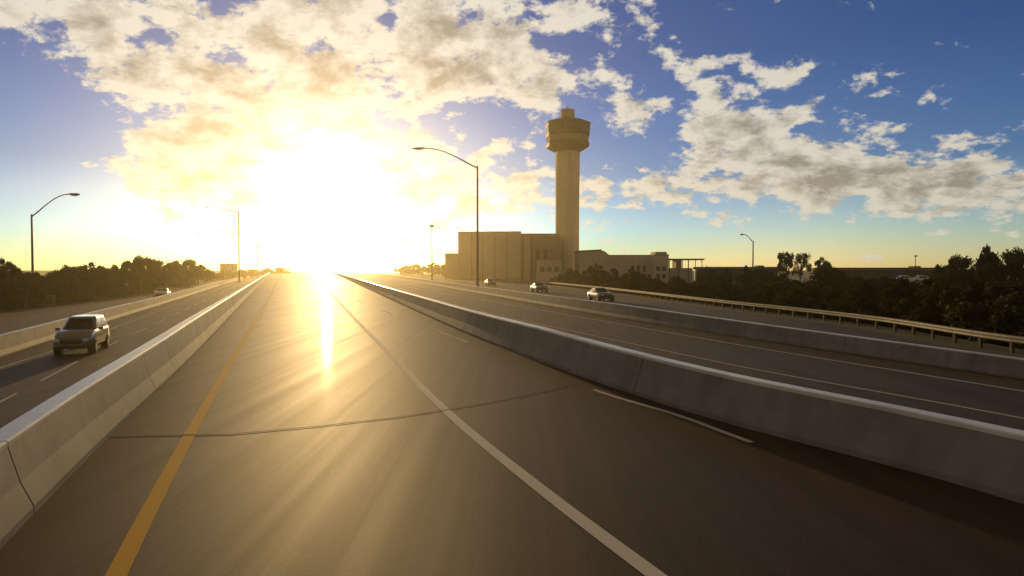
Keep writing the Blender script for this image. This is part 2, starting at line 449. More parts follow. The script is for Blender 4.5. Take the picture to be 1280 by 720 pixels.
# silhouette trees, right
def sil(kind, px, top, Y, wpx, label, cat='tree', base=-3, group=None):
    H = {'bush1': 4.7, 'bush2': 4.1, 'tree1': 6.5, 'tree2': 6.8, 'airy': 7.3}[kind]
    Wd = {'bush1': 5.0, 'bush2': 5.6, 'tree1': 6.6, 'tree2': 7.6, 'airy': 7.0}[kind]
    z = hz(top, Y); p = at(px, Y); return put(kind, p.x, Y, base, wpx/F*Y/Wd, label, cat, group, sz=(z-base)/H)
sil('airy', 983, 315, 150, 27, 'thin airy tree with gaps in its crown, left of the pair on the right horizon')
sil('airy', 1001, 316, 154, 27, 'thin airy tree, right of the pair on the right horizon')
sil('tree1', 1029, 322, 140, 30, 'low rounded dark tree just right of the two airy trees')
sil('tree2', 1198, 318, 95, 46, 'broad dark tree left of the tallest tree at the right edge')
sil('tree1', 1238, 309, 85, 42, 'tallest dark tree near the right edge, glints of sky in its crown')
sil('tree2', 1268, 309, 88, 44, 'dark leafy tree cut by the right edge of the photo')
sil('tree1', 1222, 330, 92, 40, 'short dark tree filling the gap between the big trees at the right edge')
sil('tree1', 746, 330, 205, 24, 'small round tree at the foot of the control tower')
sil('bush1', 1060, 341, 120, 60, 'bush standing below the long dark roof on the right', 'bush')
GT2 = 'low trees along the airport lot'
for i, (px, top, w) in enumerate([(885,337,30),(905,334,26),(935,331,22),(955,335,28),(1046,336,30),(1180,332,36),(1110,346,46),(1150,348,50),(1075,345,46),(1020,343,44),(980,341,44),(1210,340,50),(1250,338,52)]):
    sil(random.choice(('tree1', 'bush1', 'bush2')), px, top, 130 if px < 1000 else 105, w*1.2, 'low dark tree in the row between the guardrail thicket and the airport lot', 'tree', group=GT2)
# left tree belt
LT = [(-15,318,66),(4,325,64),(14,328,70),(33,339,72),(50,341,76),(68,339,80),(84,331,84),(98,332,88),(112,329,92),(128,332,98),(142,334,104),(158,325,112),(176,319,118),(192,323,124),(206,331,130),(221,325,150),(236,323,160),(248,331,180),(257,338,205)]
LTL = {176: 'tallest rounded tree of the left tree belt, above the white car', 236: 'dark tree with a square top near the right end of the left belt', 4: 'dark tree at the left edge of the photo', 84: 'dark tree on the left, first high crown right of the street lamp'}
for i, (px, top, Y) in enumerate(LT):
    w = 28 if Y < 150 else 20
    if px in LTL: sil('tree1' if i % 2 else 'tree2', px, top, Y+6, w*1.4, LTL[px], base=-2.2)
    else: sil(('tree1', 'tree2')[i % 2], px, top, Y+6, w*1.35, 'dark tree in the dense belt beside the left frontage road', base=-2.2, group='trees of the left belt')
for i in range(30):
    Y = 60+i*4.6; px = 640+(front(Y)-2.2-random.random()*1.5)/Y*F
    if px < -60: continue
    sil(random.choice(('bush1', 'bush2')), px, 350+random.uniform(-3, 4), Y+1, 3.6*F/Y*random.uniform(1, 1.3), 'dark bush at the foot of the left tree belt', 'bush', base=-2.2, group='bushes under the left belt')
for i, (px, top, Y) in enumerate([(266,340,260),(282,339,300),(300,337,330),(316,336,360),(332,335,380),(350,334,400),(505,332,420),(522,330,400),(540,329,380),(556,330,340)]):
    sil(('tree1', 'tree2')[i % 2], px, top, Y, 24, 'far hazy tree low on the horizon near the sun', base=-3, group='far trees under the sun')
for k in list(protos):
    if k not in used: raise SystemExit('unused '+k)

# ------------------------------------------------------------------ control tower
TD = 280.0; tp = at(709, TD, -3)
def ngon(r, z, n=8, rot=math.pi/8): return [Vector((r*math.cos(2*math.pi*k/n+rot), r*math.sin(2*math.pi*k/n+rot), z)) for k in range(n)]
tw = thing('control_tower', 'tall pale control tower with dark octagonal head', 'tower', tuple(tp))
tw.rotation_euler = (0, 0, R(8))
Z = lambda py: hz(py, TD)+3
mt = MB(); mt.rings([ngon(4.75, -1), ngon(4.75, 4), ngon(4.9, Z(260)), ngon(5.1, Z(200)), ngon(5.2, Z(184))]); mt.build('shaft', M['tower_concrete'], tw)
for k in range(8):
    if k in (0, 2, 4, 6):
        a = 2*math.pi*k/8; m4 = Matrix.Rotation(a, 4, 'Z')
        rb = MB(); rb.box(4.2, 4.75, -.9, .9, 0, Z(189), M4=m4); rb.build('rib', M['stucco'], tw)
mt = MB(); mt.rings([ngon(5.3, Z(191)), ngon(7.0, Z(188.5)), ngon(8.9, Z(185)), ngon(9.0, Z(181)), ngon(8.6, Z(179))]); mt.build('lower_gallery', M['bronze'], tw)
mt = MB(); mt.rings([ngon(8.5, Z(179.2)), ngon(8.7, Z(176)), ngon(9.0, Z(172.5))]); mt.build('gallery_band', M['stucco_dark'], tw)
mt = MB(); mt.rings([ngon(9.05, Z(172.6)), ngon(9.35, Z(157.5)), ngon(9.45, Z(156.8)), ngon(9.3, Z(156))]); mt.build('cab', M['bronze'], tw)
for k in range(8):
    a = 2*math.pi*(k+.5)/8+math.pi/8; m4 = Matrix.Rotation(a, 4, 'Z')
    g = MB(); w = 3.1; r0 = 9.05*math.cos(math.pi/8); r1 = 9.33*math.cos(math.pi/8)
    z0, z1 = Z(168.5), Z(160.5)
    ra, rb_ = r0+(r1-r0)*.3+.05, r0+(r1-r0)*.8+.05
    P = [Vector((ra, -w, z0)), Vector((ra, w, z0)), Vector((rb_, w*1.02, z1)), Vector((rb_, -w*1.02, z1))]
    Q = [p-Vector((.2, 0, 0)) for p in P]
    g.rings([[m4 @ p for p in Q], [m4 @ p for p in P]]); g.build('window', M['glass'], tw)
mt = MB(); mt.rings([ngon(9.5, Z(156)), ngon(9.5, Z(155.3)), ngon(4.6, Z(150.6)), ngon(3.6, Z(150.3))]); mt.build('roof', M['bronze'], tw)
mt = MB(); mt.rings([ngon(2.9, Z(150.4)), ngon(2.9, Z(140.4)), ngon(3.1, Z(140.2)), ngon(3.1, Z(139.2))]); mt.build('equipment_room', M['stucco_dark'], tw)
mt = MB(); mt.tube([(0, 0, Z(139.3)), (0, 0, Z(137))], [.5, .45], 8); mt.tube([(0, 0, Z(137)), (0, 0, Z(132.5))], [.12, .08], 6); mt.box(-.6, .6, -.1, .1, Z(136), Z(135.4)); mt.build('antenna', M['dark_steel'], tw)

# ------------------------------------------------------------------ airport buildings
def windows(t, m, x0, x1, y, zs, n, w, h, name='window'):
    for z in zs:
        for k in range(n):
            x = x0+(x1-x0)*(k+.5)/n
            f = MB().box(x-w/2-.12, x+w/2+.12, y-.06, y+.10, z-.12, z+h+.12).build(name, M['plastic'], t)
            MB().box(x-w/2, x+w/2, y-.10, y-.065, z, z+h).build('pane', M['win'], f)
# big hall
HD = 262.0
def bx(px): return (px-640)/F*HD
hp = Vector((bx(634), HD, -3))
hall = thing('terminal_hall', 'big windowless tan hall with curved front, left of the control tower', 'building', tuple(hp))
zt = lambda py, D=HD: hz(py, D)+3
xL, xM, xR = bx(573)-hp.x, bx(651)-hp.x, bx(700)-hp.x
b = MB(); front_pts = []
for k in range(13):
    t = k/12; x = xL+(xM-xL)*t; front_pts.append(Vector((x, -3.6*math.sin(math.pi*(.12+.88*t*.62)), 0)))
back = [Vector((xM, 22, 0)), Vector((xL, 22, 0))]
loop = front_pts+back
b.rings([[p+Vector((0, 0, -1)) for p in loop], [p+Vector((0, 0, zt(290.5))) for p in loop]]); b.build('hall_wall', M['stucco'], hall)
par = MB(); cen = Vector(((xL+xM)/2, 8, 0))
lo = [cen+(p-cen)*1.012 for p in loop]
par.rings([[p+Vector((0, 0, zt(291.4))) for p in lo], [p+Vector((0, 0, zt(290))) for p in lo]]); par.build('parapet', M['stucco_dark'], hall)
for px in (590, 604, 619, 634):
    x = bx(px)-hp.x; t = (x-xL)/(xM-xL); yy = -3.6*math.sin(math.pi*(.12+.88*t*.62))
    MB().box(x-.18, x+.18, yy-.22, yy+.3, 0, zt(292)).build('wall_rib', M['stucco_dark'], hall)
wing_b = MB().box(xM+.05, xR, 0, 24, -1, zt(293)); wing_b.build('wing_wall', M['stucco_dark'], hall)
MB().box(xM-.1, xR+.1, -.15, 24.1, zt(293), zt(292)).build('parapet', M['roof'], hall)
MB().box(xM+1.2, xM+3.6, -.9, 0, -1, zt(296)).build('pilaster', M['stucco'], hall)
MB().box(xM+3.9, xM+4.5, -.3, 0, -1, zt(296)).build('downpipe', M['dark_steel'], hall)
MB().box(bx(638)-hp.x, bx(651)-hp.x, 3, 7, zt(290), zt(288.6)).build('roof_plant', M['stucco_dark'], hall)
for x in (xM+6.5, xM+9.5):
    f = MB().box(x-.7, x+.7, -.12, .0, 3, 13).build('louvre', M['roof'], hall)
an = thing('annex_building', 'low tan annex at the left end of the big hall', 'building', (bx(565), HD-2, -3))
MB().box(bx(557)-bx(565), bx(572.8)-bx(565), 0, 16, -1, zt(318)).build('wall', M['stucco'], an)
MB().box(bx(557)-bx(565)-.2, bx(572.8)-bx(565)-.02, -.2, 16.2, zt(318), zt(317)).build('parapet', M['stucco_dark'], an)
fb = thing('low_block', 'low pale block in front of the hall, beside the control tower shaft', 'building', (bx(683), HD-16, -3))
MB().box(-4, 4.6, 0, 13, -1, hz(325, HD-16)+3).build('wall', M['stucco'], fb)
MB().box(-4.2, 4.8, -.2, 13.2, hz(325, HD-16)+3, hz(324.4, HD-16)+3).build('parapet', M['stucco_dark'], fb)
windows(fb, None, -3.6, 4.2, 0, [4.5], 3, 1.3, 1.6)
# right terminal buildings
D2 = 250.0
b2x = lambda px: (px-640)/F*D2
z2 = lambda py: hz(py, D2)+3
ba = thing('gabled_building', 'tan building with a sloping roof just right of the control tower', 'building', (b2x(744), D2, -3))
x0, x1 = b2x(724)-b2x(744), b2x(762)-b2x(744)
g = MB(); loop0 = [Vector((x0, 0, -1)), Vector((x1, 0, -1)), Vector((x1, 0, z2(319))), Vector((x1-2, 0, z2(313.6))), Vector((x1-3, 0, z2(313.4))), Vector((x0, 0, z2(315)))]
g.rings([loop0, [p+Vector((0, 18, 0)) for p in loop0]]); g.build('wall', M['stucco'], ba)
r = MB(); lr = [Vector((x0-.3, -.6, z2(315)+.02)), Vector((x1-3, -.6, z2(313.4)+.02)), Vector((x1-3, -.6, z2(313.4)+.5)), Vector((x0-.3, -.6, z2(315)+.5))]
r.rings([lr, [p+Vector((0, 19, 0)) for p in lr]]); r.build('roof', M['roof'], ba)
windows(ba, None, x0+1, x1-1, 0, [3.0], 4, 1.2, 1.8)
bb = thing('long_building', 'long flat pale building with two rows of windows, right of the gabled one', 'building', (b2x(790), D2+4, -3))
x0, x1 = b2x(762)-b2x(790), b2x(822)-b2x(790)
MB().box(x0, x1, 0, 16, -1, z2(319)).build('wall', M['stucco'], bb)
MB().box(x0, x1+.2, -.25, 16.2, z2(319), z2(318.3)).build('parapet', M['stucco_dark'], bb)
windows(bb, None, x0+6, x1-1, 0, [1.4], 5, 1.2, 2.0); windows(bb, None, x0+8, x1-3, 0, [4.6], 3, .9, 2.0)
bc = thing('stair_block', 'stepped pale stair block at the right end of the long building', 'building', (b2x(826), D2-1, -3))
x0, x1 = b2x(816)-b2x(826), b2x(835)-b2x(826)
MB().box(x0, x1, 0, 15, -1, z2(318)).build('wall', M['stucco'], bc)
MB().box(x0+1.0, x1-.5, 1, 10, z2(318), z2(314.8)).build('stair_head', M['stucco_dark'], bc)
MB().box(x0-.1, x1+.1, -.15, 15.1, z2(318)-.4, z2(318)-.01).build('parapet', M['stucco_dark'], bc)
windows(bc, None, x0+.6, x1-.6, 0, [2.0, 4.8], 2, 1.0, 1.5)
bd = thing('canopy', 'open steel canopy with flat dark roof at the end of the terminal buildings', 'canopy', (b2x(857), D2, -3))
x0, x1 = b2x(835)-b2x(857), b2x(880)-b2x(857)
MB().box(x0, x1, -.5, 10, z2(325), z2(323.3)).build('roof', M['roof'], bd)
for x in (x0+.5, x0+4, x0+7.5, x1-.8):
    for yy in (0, 9): MB().box(x-.15, x+.15, yy, yy+.3, 0, z2(325)).build('post', M['dark_steel'], bd)
MB().box(x0+.2, x0+9.5, 2, 9, -1, z2(335)).build('wall', M['stucco'], bd)
MB().box(x0+3.4, x0+5.4, 1.6, 8, z2(335), z2(325)).build('kiosk', M['stucco_dark'], bd)
# long dark-roofed sheds on the right horizon
for (p0_, p1_, top, D3, lab) in ((884, 972, 333.5, 230, 'long low dark-roofed shed behind the lamp post on the right'), (1040, 1184, 334.5, 210, 'long low building with a dark roof between the airy trees and the big trees')):
    cx = (p0_+p1_)/2; X = (cx-640)/F*D3; hw = (p1_-p0_)/2/F*D3
    t = thing('shed', lab, 'building', (X, D3, -3)); zt_ = hz(top, D3)+3
    MB().box(-hw, hw, 0, 14, -1, zt_-.9).build('wall', M['bronze'], t)
    MB().box(-hw-.8, hw+.8, -1.2, 15, zt_-.9, zt_).build('roof', M['roof'], t)
    windows(t, None, -hw+1, hw-1, 0, [1.2], int(hw/2), 1.6, 1.6)
    MB().box(hw*.55, hw*.55+2.2, 4, 7, zt_, zt_+.5).build('roof_plant', M['roof'], t)
hb = thing('small_building', 'small flat-roofed building on the horizon left of the sun', 'building', (*at(283, 340).xy, -3))
MB().box(-3.2, 3.2, 0, 6, -1, hz(330.6, 340)+3).build('wall', M['stucco_dark'], hb)
MB().box(-3.5, 3.5, -.4, 6.4, hz(330.6, 340)+3, hz(329.6, 340)+3).build('roof', M['roof'], hb)
windows(hb, None, -2.8, 2.8, 0, [3.6], 3, .9, 1.1)

# ------------------------------------------------------------------ street lamps
def lamp(label, px, py_top, Y, end, zbase, base_r=.16, style='arm', stub=False):
    X = (px-640)/F*Y; H = hz(py_top, Y)-zbase
    t = thing('street_lamp', label, 'street lamp', (X, Y, zbase))
    MB().tube([(0, 0, -.3), (0, 0, H*.5), (0, 0, H)], [base_r, base_r*.8, base_r*.6], 10).build('pole', M['steel'], t)
    MB().tube([(0, 0, -.2), (0, 0, .5)], [base_r*1.8, base_r*1.7], 12).build('base', M['concrete'], t)
    if style == 'top':
        MB().box(-.5, .5, -.2, .2, H, H+.5).build('lamp_head', M['dark_steel'], t); return t
    ex = (end[0]-px)/F*Y; ez = hz(end[1], Y)-zbase-H
    pts = []
    for k in range(9):
        u = k/8; pts.append((ex*u*.93, 0, H-.3+(ez+.3)*math.sin(u*math.pi/2)**1.15))
    MB().tube(pts+[], [base_r*.5]*3+[base_r*.4]*6, 8).build('arm', M['steel'], t)
    l = abs(ex)*.16+.25; s = 1 if ex > 0 else -1
    hd = MB(); n = 8; x0 = ex*.92
    rs = []
    for (u, w, h0, h1) in ((0, .08, -.06, .06), (.2, .16, -.10, .10), (.6, .2, -.13, .10), (.9, .15, -.12, .06), (1, .05, -.07, .0)):
        rs.append([Vector((x0+s*u*l*1.3, w*math.cos(2*math.pi*k/n)*1.3, H+ez+(h0+h1)/2+(h1-h0)/2*math.sin(2*math.pi*k/n)*1.3)) for k in range(n)])
    hd.rings(rs); head = hd.build('lamp_head', M['dark_steel'], t)
    MB().box(min(x0+s*.3*l, x0+s*l), max(x0+s*.3*l, x0+s*l), -.12, .12, H+ez-.24, H+ez-.175).build('lens', M['lens'], head)
    if stub:
        MB().tube([(0, 0, -.2+H), (-.55, 0, H-.02), (-.95, 0, H+.02)], [.06, .06, .05], 6).build('bracket', M['steel'], t)
    return t
lamp('tall street lamp beside the left tree belt, its arm reaching right', 41, 268, 86, (92, 243), ZL, .17)
lamp('hazy street lamp left of the sun, its arm reaching left over the road', 299, 265, 225, (262, 259), ZL, .28)
lamp('tallest street lamp, in front of the big tan hall, with a long arm reaching left', 597, 208, 103, (527, 186), ZR, .2, stub=True)
lamp('small curved street lamp standing over the right thicket', 941, 301, 150, (928, 293), -3, .2)
lamp('small lamp post with a box head on the right horizon', 1144, 321, 235, None, -3, .16, 'top')
lamp('faint lamp post with a box head in the sun glare left of the hall', 540, 284, 170, None, ZR, .16, 'top')
lamp('faint thin lamp post just left of the sun glare', 322, 309, 300, None, ZL, .2, 'top')

# ------------------------------------------------------------------ cars
def make_car(label, paint, kind='hatch'):
    """nose towards -Y, length along Y, wheels on z=0"""
    t = thing('car', label, 'car')
    L, W, H = (4.5, 1.84, 1.72) if kind == 'suv' else (4.5, 1.78, 1.45)
    hood, belt = (1.08, 1.10) if kind == 'suv' else (.92, .95)
    st = []
    n = 15
    for k in range(n):
        u = k/(n-1); y = -L/2+L*u
        w = W/2*(1-.16*max(0, 1-u/.10)**2-.12*max(0, 1-(1-u)/.08)**2)
        zt_ = hood-.26*max(0, 1-u/.22)**1.6 + (.08 if u > .3 else .08*u/.3)
        if kind == 'sedan': zt_ -= .05*max(0, (u-.85)/.15)
        zb = .30+(.10*max(0, 1-u/.1))
        zt_ -= .10*max(0, 1-(1-u)/.05)
        st.append((y, w, zb, zt_))
    rs = []
    for (y, w, zb, zt_) in st:
        hp_ = [(.86*w, zb), (.99*w, zb+.12), (w, zb+.35), (.97*w, zt_-.16), (.90*w, zt_-.04), (.70*w, zt_+.0)]
        ring = [Vector((x, y, z)) for x, z in hp_]+[Vector((0, y, zt_+.03))]+[Vector((-x, y, z)) for x, z in reversed(hp_)]
        rs.append(ring)
    body = MB(); body.rings(rs); ob = body.build('body', paint, t, smooth=True)
    e = ob.modifiers.new('edge', 'EDGE_SPLIT'); e.split_angle = R(38)
    # greenhouse: base loop and roof loop
    yb0, yb1 = (-.95, 2.12) if kind != 'sedan' else (-.85, 1.75)
    yt0, yt1 = (-.15, 1.85) if kind != 'sedan' else (-.05, 1.05)
    wb, wt = W/2*.92, W/2*.72
    zb_, zr = belt-.05, H
    def loop(y0, y1, w, z, c=.12):
        return [Vector((-w+c, y0, z)), Vector((w-c, y0, z)), Vector((w, y0+c*1.5, z)), Vector((w, y1-c, z)), Vector((w-c, y1, z)), Vector((-w+c, y1, z)), Vector((-w, y1-c, z)), Vector((-w, y0+c*1.5, z))]
    cab = MB(); cab.rings([loop(yb0, yb1, wb, zb_), loop(yt0, yt1, wt, zr-.05), loop(yt0+.12, yt1-.1, wt-.1, zr)])
    cab.build('roof', paint, t, smooth=False, bevel=.03)
    def panel(name, pts, out, m=M['glass'], par=t):
        pts = [Vector(p) for p in pts]; o = Vector(out).normalized()
        b = MB(); b.rings([[p-o*.02 for p in pts], [p+o*.008 for p in pts]]); return b.build(name, m, par)
    def lerp(a, b, u): return a+(b-a)*u
    # windscreen / rear window
    def cross(front, u0, u1, ins):
        yb, yt = (yb0, yt0) if front else (yb1, yt1)
        o = []
        for u, sx in ((u0, -1), (u0, 1), (u1, 1), (u1, -1)):
            o.append((sx*(lerp(wb, wt, u)-.12-ins), lerp(yb, yt, u), lerp(zb_, zr-.05, u)))
        return o
    panel('windscreen', cross(True, .14, .92, .03), (0, -(zr-zb_), (yt0-yb0)))
    panel('rear_window', cross(False, .25, .9, .04), (0, (zr-zb_), (yb1-yt1)))
    for s in (-1, 1):
        for (a0, a1) in ((.16, .50), (.54, .9)):
            P = []
            for u, v in ((.14, a0), (.14, a1), (.88, a1), (.88, a0)):
                y0 = lerp(yb0, yt0, u)+.15; y1 = lerp(yb1, yt1, u)-.15
                vv = v if not (v == a0 and a0 < .2) else .08
                P.append((s*lerp(wb, wt, u), lerp(y0, y1, vv if v in (a0, a1) else v), lerp(zb_, zr-.05, u)))
            panel('side_window', P, (s*(zr-zb_), 0, (wb-wt)))
        # mirror, lights, wheels
        MB().box(s*W*.5-.02 if s > 0 else s*W*.5-.2, s*W*.5+.2 if s > 0 else s*W*.5+.02, yb0+.28, yb0+.42, belt-.02, belt+.14).build('mirror', paint, t, bevel=.03)
        xx = sorted((s*W*.28, s*W*.43))
        MB().box(xx[0], xx[1], -L/2-.012, -L/2+.2, .66, .80).build('headlight', M['lens'], t, bevel=.02)
        xx = sorted((s*W*.32, s*W*.44))
        MB().box(xx[0], xx[1], L/2-.2, L/2+.015, .78, 1.0).build('tail_light', M['red_lens'], t, bevel=.02)
        for yw in (-L/2+.88, L/2-.88):
            wd = bpy.data.objects.new('wheel', None); C.objects.link(wd); wd.parent = t; wd.location = (s*(W/2-.11), yw, .34)
            MB().tube([(-.11, 0, 0), (-.09, 0, 0), (.09, 0, 0), (.11, 0, 0)], [.30, .34, .34, .30], 22).build('tyre', M['tyre'], wd)
            MB().tube([(-.118, 0, 0), (.118, 0, 0)], [.21, .21], 16).build('rim', M['rim'], wd)
            ar = MB(); ar.tube([(s*(W/2-.30), yw, .36), (s*(W/2+.006), yw, .36)], [.40, .40], 22); ar.build('wheel_arch', M['plastic'], t)
            wd.location = (s*(W/2-.075), yw, .34)
    MB().box(-W*.26, W*.26, -L/2-.015, -L/2+.1, .55, .70).build('grille', M['plastic'], t)
    MB().box(-W*.40, W*.40, -L/2-.02, -L/2+.15, .32, .48).build('bumper', M['plastic'], t, bevel=.03)
    MB().box(-W*.40, W*.40, L/2-.15, L/2+.02, .34, .52).build('bumper', M['plastic'], t, bevel=.03)
    MB().box(-.16, .16, L/2+.005, L/2+.03, .62, .74).build('licence_plate', M['plate'], t)
    return t
def place(c, px, Y, z, heading, label=None, group=None, dx=0, f=None):
    c.location = ((px-640)/F*Y if f is None else f(Y)+dx, Y, z); c.rotation_euler = (0, 0, heading)
    if label: c['label'] = label
    if group: c['group'] = group
rd = math.atan(.35)      # the roads' bearing, left of straight ahead
suv = make_car('silver car with dark windscreen coming towards us on the left carriageway', M['silver'], 'suv')
hat = make_car('x', M['white_car'], 'sedan')
gre = make_car('x', M['grey_car'], 'sedan')
index_kids()
place(suv, 102, 35.0, ZL, rd)
suv.scale = (.94, .94, 1.04)
ramp_g = 'cars on the ramp behind the low right barrier'
place(gre, 751, 76, ZR, math.atan(.24), 'grey car on the ramp, nearest of the three behind the low right barrier', ramp_g)
c = copy_tree(gre); place(c, 674, 106, ZR, math.atan(.24), 'grey car on the ramp, middle one of the three behind the low right barrier', ramp_g)
c = copy_tree(gre); place(c, 613, 149, ZR, math.atan(.24), 'grey car on the ramp, farthest of the three and washed out by the glare', ramp_g)
place(hat, 0, 101, ZL, rd, 'white car on the left frontage road, behind the far barrier', None, -2.8, b3)
pk = 'cars parked by the airport buildings'
for (px, Y, src, lab) in ((932, 150, hat, 'white parked car under the small curved street lamp'), (958, 152, gre, 'grey parked car right of the small curved street lamp'), (1021, 140, hat, 'white parked car below the low rounded tree'), (1133, 120, hat, 'white parked car left of the other below the box-headed lamp post'), (1155, 121, hat, 'white parked car right of the other below the box-headed lamp post')):
    c = copy_tree(src); place(c, px, Y, -1.2 if px > 1100 else -1.4, R(80), lab, pk)
    c.location.z = hz(353, Y)-.2
c = copy_tree(hat); place(c, 36, 84, ZL-.05, R(200), 'pale car half hidden under the left trees beside the street lamp')
# lot the airport cars stand on
def bank(name, px0, px1, Y0, Y1, py, m):
    z = hz(py, (Y0+Y1)/2)-.2
    b = MB(); a0, a1 = (px0-640)/F*Y0, (px1-640)/F*Y0
    w = (px1-px0)/F
    p = [Vector((a0, Y0, z)), Vector((a1, Y0, z)), Vector((a1+2, Y1, z)), Vector((a0-2, Y1, z))]
    b.rings([[q+Vector((0, 0, -2.5)) for q in p], p]); return struct(b.build(name, m))
bank('car_park', 890, 1050, 134, 162, 353, M['asphalt_side'])
bank('car_park', 1100, 1200, 112, 130, 353, M['asphalt_side'])

# roadside bits on the left
cb = thing('utility_cabinet', 'small grey utility cabinet beside the left street lamp', 'cabinet', (*at(62, 80).xy, ZL))
MB().box(-.5, .5, -.3, .3, .1, 1.15).build('housing', M['steel'], cb, bevel=.03)
MB().box(-.45, .45, -.33, -.303, .18, 1.05).build('door', M['dark_steel'], cb); MB().box(-.6, .6, -.4, .4, -.1, .1).build('plinth', M['concrete'], cb)
sg = thing('sign', 'small pale roadside sign on a post in front of the left trees', 'sign', (*at(160, 106).xy, ZL))
MB().tube([(0, 0, -.3), (0, 0, 2.0)], [.05, .05], 8).build('post', M['steel'], sg); MB().box(-.45, .06, -.05, -.02, 1.6, 2.05).build('sign_panel', M['plate'], sg)
mp = thing('marker_post', 'thin pale marker post just right of the left street lamp', 'post', (*at(49, 80).xy, ZL))
MB().tube([(0, 0, -.3), (0, 0, 1.7)], [.07, .07], 8).build('post', M['plate'], mp); MB().box(-.1, .1, -.09, -.072, 1.3, 1.6).build('reflector', M['lens'], mp)

# ------------------------------------------------------------------ haze
SUN_EL, SUN_AZ = R(5.2), math.atan((408-640)/F)
hzb = MB().box(-650, 650, -150, 650, -5, 80); h = hzb.build('haze', [])
hm = bpy.data.materials.new('haze'); hm.use_nodes = True; nt = hm.node_tree; nt.nodes.remove(nt.nodes['Principled BSDF'])
pv = nt.nodes.new('ShaderNodeVolumePrincipled'); pv.inputs['Color'].default_value = (1, .86, .50, 1); pv.inputs['Density'].default_value = .00036; pv.inputs['Anisotropy'].default_value = .80
nt.links.new(pv.outputs[0], nt.nodes['Material Output'].inputs['Volume']); h.data.materials.append(hm); h['kind'] = 'stuff'

# ------------------------------------------------------------------ sun
sd = Vector((math.sin(SUN_AZ)*math.cos(SUN_EL), math.cos(SUN_AZ)*math.cos(SUN_EL), math.sin(SUN_EL)))
sl = bpy.data.lights.new('sun', 'SUN'); sl.energy = 3.5; sl.angle = R(.53); sl.color = (1, .66, .27)
so = bpy.data.objects.new('sun', sl); C.objects.link(so); so.rotation_euler = (-sd).to_track_quat('-Z', 'Y').to_euler()

# ------------------------------------------------------------------ world: sky, clouds, aureole
w = bpy.data.worlds.new('World'); S.world = w; w.use_nodes = True; nt = w.node_tree
bg = nt.nodes['Background']
sky = nt.nodes.new('ShaderNodeTexSky'); sky.sky_type = 'NISHITA'; sky.sun_disc = False
sky.sun_elevation = SUN_EL; sky.sun_rotation = SUN_AZ; sky.air_density = 1.0; sky.dust_density = .5; sky.ozone_density = 3.0
tc = nt.nodes.new('ShaderNodeTexCoord'); D = tc.outputs['Generated']
def mth(op, a, b=None, c=None, clamp=False):
    n = nt.nodes.new('ShaderNodeMath'); n.operation = op; n.use_clamp = clamp
    for i, v in enumerate((a, b, c)):
        if v is None: continue
        if isinstance(v, (int, float)): n.inputs[i].default_value = v
        else: nt.links.new(v, n.inputs[i])
    return n.outputs[0]
sep = nt.nodes.new('ShaderNodeSeparateXYZ'); nt.links.new(D, sep.inputs[0]); dx, dy, dz = sep.outputs
az = mth('ARCTAN2', dx, dy); el = mth('ARCSINE', dz)
def pa(px): return math.atan((px-640)/F)
def pe(px, py): return math.atan((337-py)/math.hypot(F, px-640))
def blob(px, py, rx, ry, amp, tilt=0):
    a0, e0 = pa(px), pe(px, py); ca, sa = math.cos(R(tilt)), math.sin(R(tilt))
    u = mth('SUBTRACT', az, a0); v = mth('SUBTRACT', el, e0)
    p = mth('ADD', mth('MULTIPLY', u, ca*F/rx), mth('MULTIPLY', v, sa*F/rx))
    q = mth('ADD', mth('MULTIPLY', u, -sa*F/ry), mth('MULTIPLY', v, ca*F/ry))
    d = mth('ADD', mth('MULTIPLY', p, p), mth('MULTIPLY', q, q))
    return mth('MULTIPLY', mth('EXPONENT', mth('MULTIPLY', d, -1)), amp)
blobs = [(330,90,190,110,1.1),(600,50,150,90,1.0),(95,35,60,42,.75),(215,215,120,45,.75),(170,140,60,50,.35),(470,240,200,90,.8),
         (870,150,95,60,.8),(960,175,110,50,.6,-22),(1080,212,150,32,.65,-10),(860,232,330,26,.62),(1200,232,260,20,.62),(700,110,120,35,.45),
         (120,150,50,30,-.35),(470,110,40,16,-.4),(840,110,34,16,-.5),(700,185,60,14,-.35),(1010,165,34,12,-.3),(400,60,26,12,-.3),(770,30,55,20,.35),(20,18,18,12,.5),(1160,262,110,7,.4),(120,92,14,9,.35),(965,95,30,24,.35),(1090,155,34,14,.35),
         (10,190,100,110,-1.0),(15,320,150,60,-.6),(590,150,60,26,-.55),(770,190,62,24,-.5),(285,68,40,16,-.4),(488,22,12,26,-.75),(730,62,60,14,-.25),(925,135,30,16,-.25)]
cov = None
for bl in blobs:
    g = blob(*bl); cov = g if cov is None else mth('ADD', cov, g)
# cloud layer seen in perspective
den = mth('ADD', mth('MAXIMUM', dz, 0), .42)
cx = mth('DIVIDE', dx, den); cy = mth('DIVIDE', dy, den)
def cnoise(scale, detail, rough, off=(0, 0), dist=0.0, z=0):
    cmb = nt.nodes.new('ShaderNodeCombineXYZ'); nt.links.new(mth('ADD', cx, off[0]), cmb.inputs[0]); nt.links.new(mth('ADD', cy, off[1]), cmb.inputs[1]); cmb.inputs[2].default_value = z
    n = nt.nodes.new('ShaderNodeTexNoise'); n.inputs['Scale'].default_value = scale; n.inputs['Detail'].default_value = detail; n.inputs['Roughness'].default_value = rough; n.inputs['Distortion'].default_value = dist
    nt.links.new(cmb.outputs[0], n.inputs['Vector']); return n.outputs['Fac']
def sstep(v, a, b):
    n = nt.nodes.new('ShaderNodeMapRange'); n.interpolation_type = 'SMOOTHSTEP'; nt.links.new(v, n.inputs[0]); n.inputs[1].default_value = a; n.inputs[2].default_value = b; return n.outputs[0]
